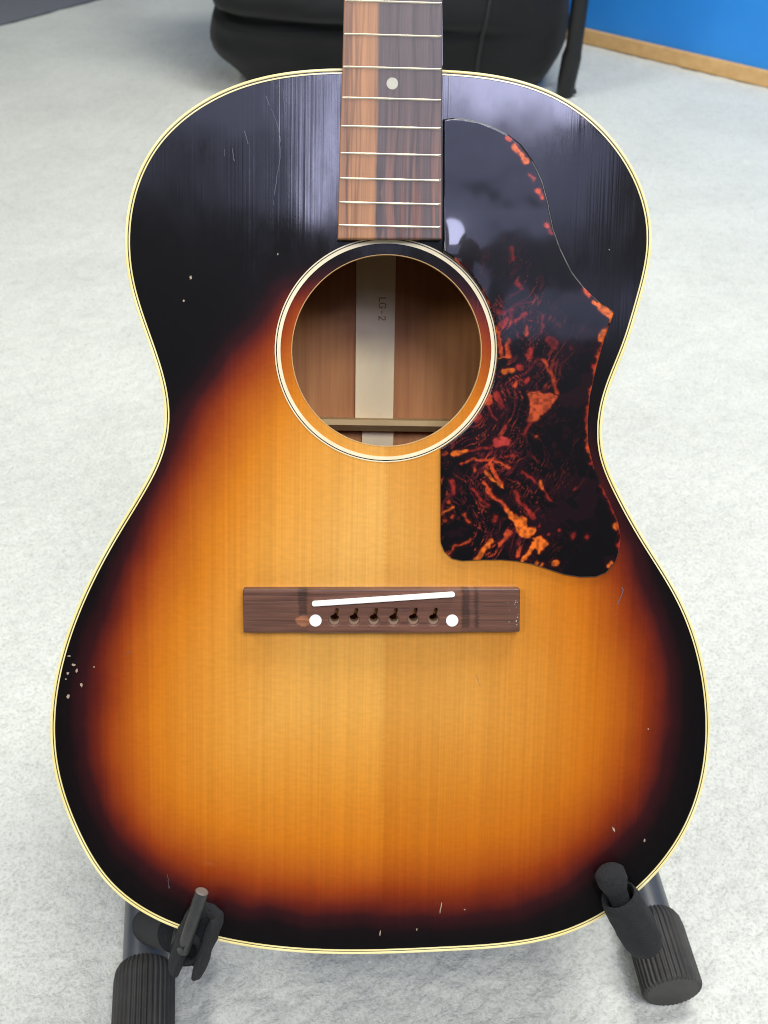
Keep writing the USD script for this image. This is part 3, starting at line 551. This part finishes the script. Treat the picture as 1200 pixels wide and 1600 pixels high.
# bridge
bp = Polygon(gl(bridge_px, BR_W))
bl = loops_of(bp.buffer(-.0008).buffer(.0008), .0008)[0]
khs = [keyhole(p, BR_W) for p in pins]
v, f = plate([bl] + [resample(np.array(shapely.geometry.polygon.orient(k, -1.0).exterior.coords)[:-1], .0004) for k in khs], .0001, BR_W, .0006, .0011)
def bridge_shape(v):
    px = photo(v[:, :2], BR_W); wing = np.clip(np.maximum(486 - px[:, 0], px[:, 0] - 716) / 12, 0, 1)
    out = v.copy(); hi = v[:, 2] > .004; out[hi, 2] -= wing[hi] * .0014; return out
px = photo(v[:, :2], BR_W)
bc = np.tile(lin(94, 62, 48, 1.05), (len(v), 1)); mid = ((px[:, 0] > 480) & (px[:, 0] < 721))[:, None]
q = np.c_[px[:, 0] / 14, px[:, 1] / 40, 0 * px[:, 0]]
bc = np.where(mid, bc * np.array([1.15, 1.12, 1.12]), bc) * (.75 + .5 * meshkit.fbm(np.c_[px[:, 0] / 60, px[:, 1] / 7, 0 * px[:, 0]], 3, 5)[:, None])
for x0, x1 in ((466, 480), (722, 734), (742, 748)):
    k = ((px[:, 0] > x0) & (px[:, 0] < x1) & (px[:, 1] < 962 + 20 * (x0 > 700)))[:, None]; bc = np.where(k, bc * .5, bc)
k = (np.hypot((px[:, 0] - 474) / 12, (px[:, 1] - 971) / 8) < 1)[:, None]; bc = np.where(k, np.array(lin(150, 96, 66)), bc)
obj('bridge', (bridge_shape(v), f), MAT['bridge'], guitar, smooth=True, colors=bc)
br = '/World/acoustic_guitar/bridge'
s0, s1_ = g(491, 944.5, SADDLE_W), g(707.5, 930, SADDLE_W)
sl = loops_of(LineString([s0, s1_]).buffer(.00135, quad_segs=6), .0004)[0]
obj('saddle', plate([sl], .004, SADDLE_W - .0005, .0005, .0006), MAT['bone'], br)
for x, y in ((493, 969.5), (706.5, 969.5)):
    obj('pearl_dot', extr(circle(g(x, y, BR_W), .0033, 48), BR_W - .001, BR_W + .00015), MAT['pearl'], br)
for p in pins:                                                          # worn countersink: a ring of lighter wood showing inside each hole
    c = g(p[0], p[1], BR_W)
    rr_ = circle(c, .00292, 40).difference(circle(g(p[0] + .3, p[1] - 3.2, BR_W), .0024, 40))
    obj('pin_hole_wall', extr(rr_, .0004, BR_W - .0018), MAT['pin_wall'], br)

# small chips and scratches of the lacquer
CHIPS = [(108,1025,4,2),(115,1039,5,4),(120,1048,3,5),(106,1052,3,3),(103,1061,2,2),(127,1070,3,5),(106,1088,4,5),(147,1042,2,2),(298,434,3.5,5),(287,470,2.5,3),(434,397,1.6,3),(952,390,1.6,1.6),(1013,1139,1.8,1.8),(959,1296,2.2,6),(1007,1313,2,5),(316,1392,8,4.5),(651,1452,1.6,3),(726,1421,2,1.5),(689,1417,14,2),(594,1458,7,1)]
for x, y, a, b in CHIPS:
    th = np.linspace(0, 2 * np.pi, 14, endpoint=False); rr_ = 1 + .35 * rng.standard_normal(14) * .6
    if a > 6: a, b = (1.4, a) if y > 1400 else (a, b)
    ang = rng.uniform(-.4, .4); X, Y = np.cos(th) * a * .62 * rr_, np.sin(th) * b * .62 * rr_
    poly = Polygon(gl(np.stack([x + X * math.cos(ang) - Y * math.sin(ang), y + X * math.sin(ang) + Y * math.cos(ang)], 1))).buffer(0)
    obj('lacquer_chip', extr(poly, -.0001, .00012), MAT['bare'], sb, smooth=False)
SCR = [([(415,150),(428,180),(438,215),(434,270),(428,320)],.6),([(382,205),(388,225)],.7),([(363,232),(366,252)],.8),([(351,233),(351,244)],.7),([(442,140),(446,180)],.5),([(974,922),(965,945)],1.0),([(972,918),(974,922)],1.2),([(198,1022),(204,1018)],1.),([(262,1366),(264,1388)],.8),([(745,1055),(750,1072)],.6)]
for pts_, w in SCR:
    c = spline(pts_, 24, closed=False) if len(pts_) > 3 else resample(np.array(pts_, float), 3.0, closed=False)
    c = c + rng.normal(0, .35, c.shape); cuts, at = [], 0
    while at < len(c) - 1:                                              # broken, uneven strokes
        n = int(rng.integers(2, 6)); seg = c[at:at + n + 1]
        if len(seg) > 1: cuts.append(LineString(gl(seg)).buffer(w * .00019 * rng.uniform(.5, 1.2)))
        at += n + (1 if rng.random() < .55 else 0)
    obj('scratch', extr(shapely.union_all(cuts), -.0001, .00010), MAT['scuff'], sb, smooth=False)
for k in range(16):                                                     # pale nicks on the right end of the bridge
    x, y = 812 - abs(rng.normal(0, 11)), rng.uniform(938, 986)
    if x < 745: continue
    p = Polygon(gl(np.array([x, y]) + rng.normal(0, .62, (6, 2)), BR_W - .0014)).convex_hull
    obj('nick', extr(p, BR_W - .0016, BR_W - .0013), MAT['dot'], br, smooth=False)

# ------------------------------------------------------------------ guitar stand
foot_l, up_l = at_z(221, 1690, .0215), at_z(230, 1390, .030)
foot_r, up_r = at_z(1052, 1551, .0215), at_z(1012, 1418, .0235)
sm = Gf.Matrix4d(1)
stand = thing('guitar_stand', 'black tubular guitar stand with ribbed rubber feet holding the sunburst guitar', 'stand')
mid_b = (world((0, .02, -DEPTH - .16)))
ends = {}
for nm, A, B in (('l', foot_l, up_l), ('r', foot_r, up_r)):
    d = (B - A) / np.linalg.norm(B - A); ends[nm] = (A, d)
    obj('leg', tube([A + d * .02, A + d * .16, A + d * .30, A + d * .40], .0148, 32), MAT['tube'], stand, smooth=40)
    yt = 1506 if nm == 'l' else 1432                                     # where the rubber sleeve ends
    ss = np.linspace(.01, .3, 600); pp = A + d * ss[:, None] - CAM; yy = 800 - FPX * (pp @ Uv) / (pp @ Fv); L = float(ss[np.argmin(np.abs(yy - yt))]); print(nm, L)
    ks = np.array([0, .0012, .003, L - .012, L - .006, L - .002, L]); rs = np.array([.0178, .0196, .0202, .0200, .0192, .0172, .0150])
    obj('rubber_foot', tube(A + d[None] * ks[:, None], rs, 144, ribs=36, rib_depth=.0011), MAT['rubber'], stand, smooth=25)
eL, eR = (ends[k][0] + ends[k][1] * .385 for k in 'lr')
obj('cross_bar', tube([eL, eR], .012, 24), MAT['tube'], stand, smooth=40)
mc = (eL + eR) / 2; col_top = world((.004, .62, -.05))
obj('column', tube([mc, world((.0, .12, -DEPTH - .045)), world((.002, .45, -DEPTH - .03)), col_top], .0115, 24), MAT['tube'], stand, smooth=40)
bk = np.array([mc[0] - .05, mc[1] + .28, .018])
obj('leg', tube([mc, bk], .0125, 24), MAT['tube'], stand, smooth=40)
obj('rubber_foot', tube([bk + (mc - bk) * t for t in (0, .05, .18)], [.017, .0185, .0165], 72, ribs=18, rib_depth=.0009), MAT['rubber'], stand, smooth=25)
# right arm: foam sleeve with an open end
rl, ru = loc(1008, 1474, .004), loc(957, 1374, .0125)
def shell(p0, p1, r0, r1, a0, a1, n, rows=9, wob=.0006, seed=0, ref=(0, 0, 1)):
    """Open-ended thick sleeve between p0 and p1 covering the angles a0..a1 (radians; measured from the ref direction)."""
    T = (p1 - p0) / np.linalg.norm(p1 - p0); X = np.array(ref, float); X -= T * (X @ T); X /= np.linalg.norm(X); Y = np.cross(T, X)
    full = a1 - a0 > 6.28; a = np.linspace(a0, a1, n, endpoint=not full)
    G = []
    for i, s in enumerate(np.linspace(0, 1, rows)):
        c = p0 + (p1 - p0) * s
        endr = -.0012 if i in (0, rows - 1) else 0
        for r, e in ((r1, endr), (r0, -endr)):
            q = c + np.cos(a)[:, None] * X * (r + e) + np.sin(a)[:, None] * Y * (r + e)
            q = q + (meshkit.noise(q * 160 + seed, 3)[:, None] - .5) * wob * 2 * (np.cos(a)[:, None] * X + np.sin(a)[:, None] * Y); G.append(q)
    V = np.vstack(G); F = []; m = n
    idx = lambda i, side, j: (i * 2 + side) * m + (j % m)
    for i in range(rows - 1):
        for j in range(n if full else n - 1):
            A, B, C, D = idx(i, 0, j), idx(i, 0, j + 1), idx(i + 1, 0, j + 1), idx(i + 1, 0, j); F += [[A, B, C], [A, C, D]]
            A, B, C, D = idx(i, 1, j), idx(i, 1, j + 1), idx(i + 1, 1, j + 1), idx(i + 1, 1, j); F += [[A, C, B], [A, D, C]]
        if not full:
            for j, fl_ in ((0, 0), (n - 1, 1)):
                A, B, C, D = idx(i, 0, j), idx(i + 1, 0, j), idx(i + 1, 1, j), idx(i, 1, j); q = [[A, B, C], [A, C, D]]; F += [t[::-1] for t in q] if fl_ else q
    for i, fl_ in ((0, 0), (rows - 1, 1)):
        for j in range(n if full else n - 1):
            A, B, C, D = idx(i, 0, j), idx(i, 0, j + 1), idx(i, 1, j + 1), idx(i, 1, j); q = [[A, C, B], [A, D, C]]; F += [t[::-1] for t in q] if fl_ else q
    return world(V), np.array(F)
def arm(name_pts, r): return tube(world(np.array(name_pts)), r, 18)
r_back = np.array([rl[0] - .006, rl[1] + .004, -DEPTH - .045]); r_turn = np.array([rl[0] + .001, rl[1] - .001, -.006])
obj('cradle_arm', arm([r_back, np.array([rl[0], rl[1], -.03]), r_turn, rl * [1, 1, 1], rl * .6 + ru * .4, rl * .3 + ru * .7], .0042), MAT['rod'], stand, smooth=40)
rm = loc(966, 1398, .0118)
obj('foam_sleeve', shell(rl + (rl - ru) * .02, rm, .0080, .0114, 0, 6.2832, 40, seed=4), MAT['foam'], stand, smooth=True)
pt = loc(952, 1361, .013); dd = (pt - rm)
obj('foam_plug', tube(world(np.array([rm - dd * .5, rm, rm + dd * .45, rm + dd * .8, rm + dd * .95, pt]) + np.array([-.0006, .0012, -.0012])), [.0056, .0060, .0086, .0086, .0064, .002], 24), MAT['foam'], stand, smooth=60)
v, f = shell(np.array([rl[0], rl[1], -DEPTH - .01]), np.array([rl[0], rl[1], .004]), .005, .0098, 0, 6.2832, 32, seed=8, ref=(1, 0, 0))
obj('foam_sleeve', (v, f), MAT['foam'], stand, smooth=True)
# left arm: bare rod standing in a split sleeve
ll, lu = loc(285, 1490, .011), loc(315.5, 1393, .0165)
obj('cradle_arm', arm([np.array([ll[0] + .004, ll[1] + .003, -DEPTH - .045]), np.array([ll[0], ll[1], -.03]), np.array([ll[0], ll[1], -.002]), ll * .93 + lu * .07, ll * .5 + lu * .5, lu], .0037), MAT['rod'], stand, smooth=40)
dT = (lu - ll) / np.linalg.norm(lu - ll)
obj('rod_end', tube(world(np.array([lu, lu + dT * .0006])), [.0036, .0029], 18), MAT['rod_end'], '/World/guitar_stand/cradle_arm_001', smooth=40)
c0, c1 = loc(291, 1517, .004), loc(321, 1424, .0085)
obj('foam_sleeve', shell(c0, c1, .0054, .0106, .62, 5.75, 44, seed=13, wob=.0016), MAT['foam'], stand, smooth=True, label='foam sleeve split open around the bare rod')
v, f = shell(np.array([ll[0] + .001, ll[1] - .002, -DEPTH - .01]), np.array([ll[0] + .001, ll[1] - .002, .006]), .005, .0098, 0, 6.2832, 32, seed=18, ref=(1, 0, 0))
obj('foam_sleeve', (v, f), MAT['foam'], stand, smooth=True)
for arm_end, leg_pt in ((world(np.array([ll[0] + .004, ll[1] + .003, -DEPTH - .045])), ends['l']), (world(r_back), ends['r'])):
    s = max(.1, (arm_end - leg_pt[0]) @ leg_pt[1]); q = leg_pt[0] + leg_pt[1] * s
    obj('bracket', tube([q, arm_end], .008, 18), MAT['rod'], stand, smooth=40)

jA, jd = ends['l']; ss = np.linspace(.05, .35, 400); pp = jA + jd * ss[:, None] - CAM; j0 = jA + jd * ss[np.argmin(np.abs(800 - FPX * (pp @ Uv) / (pp @ Fv) - 1446))]
obj('arm_joint', tube([j0, world(loc(276, 1458, -.035))], .0115, 24), MAT['foam'], stand, smooth=40)
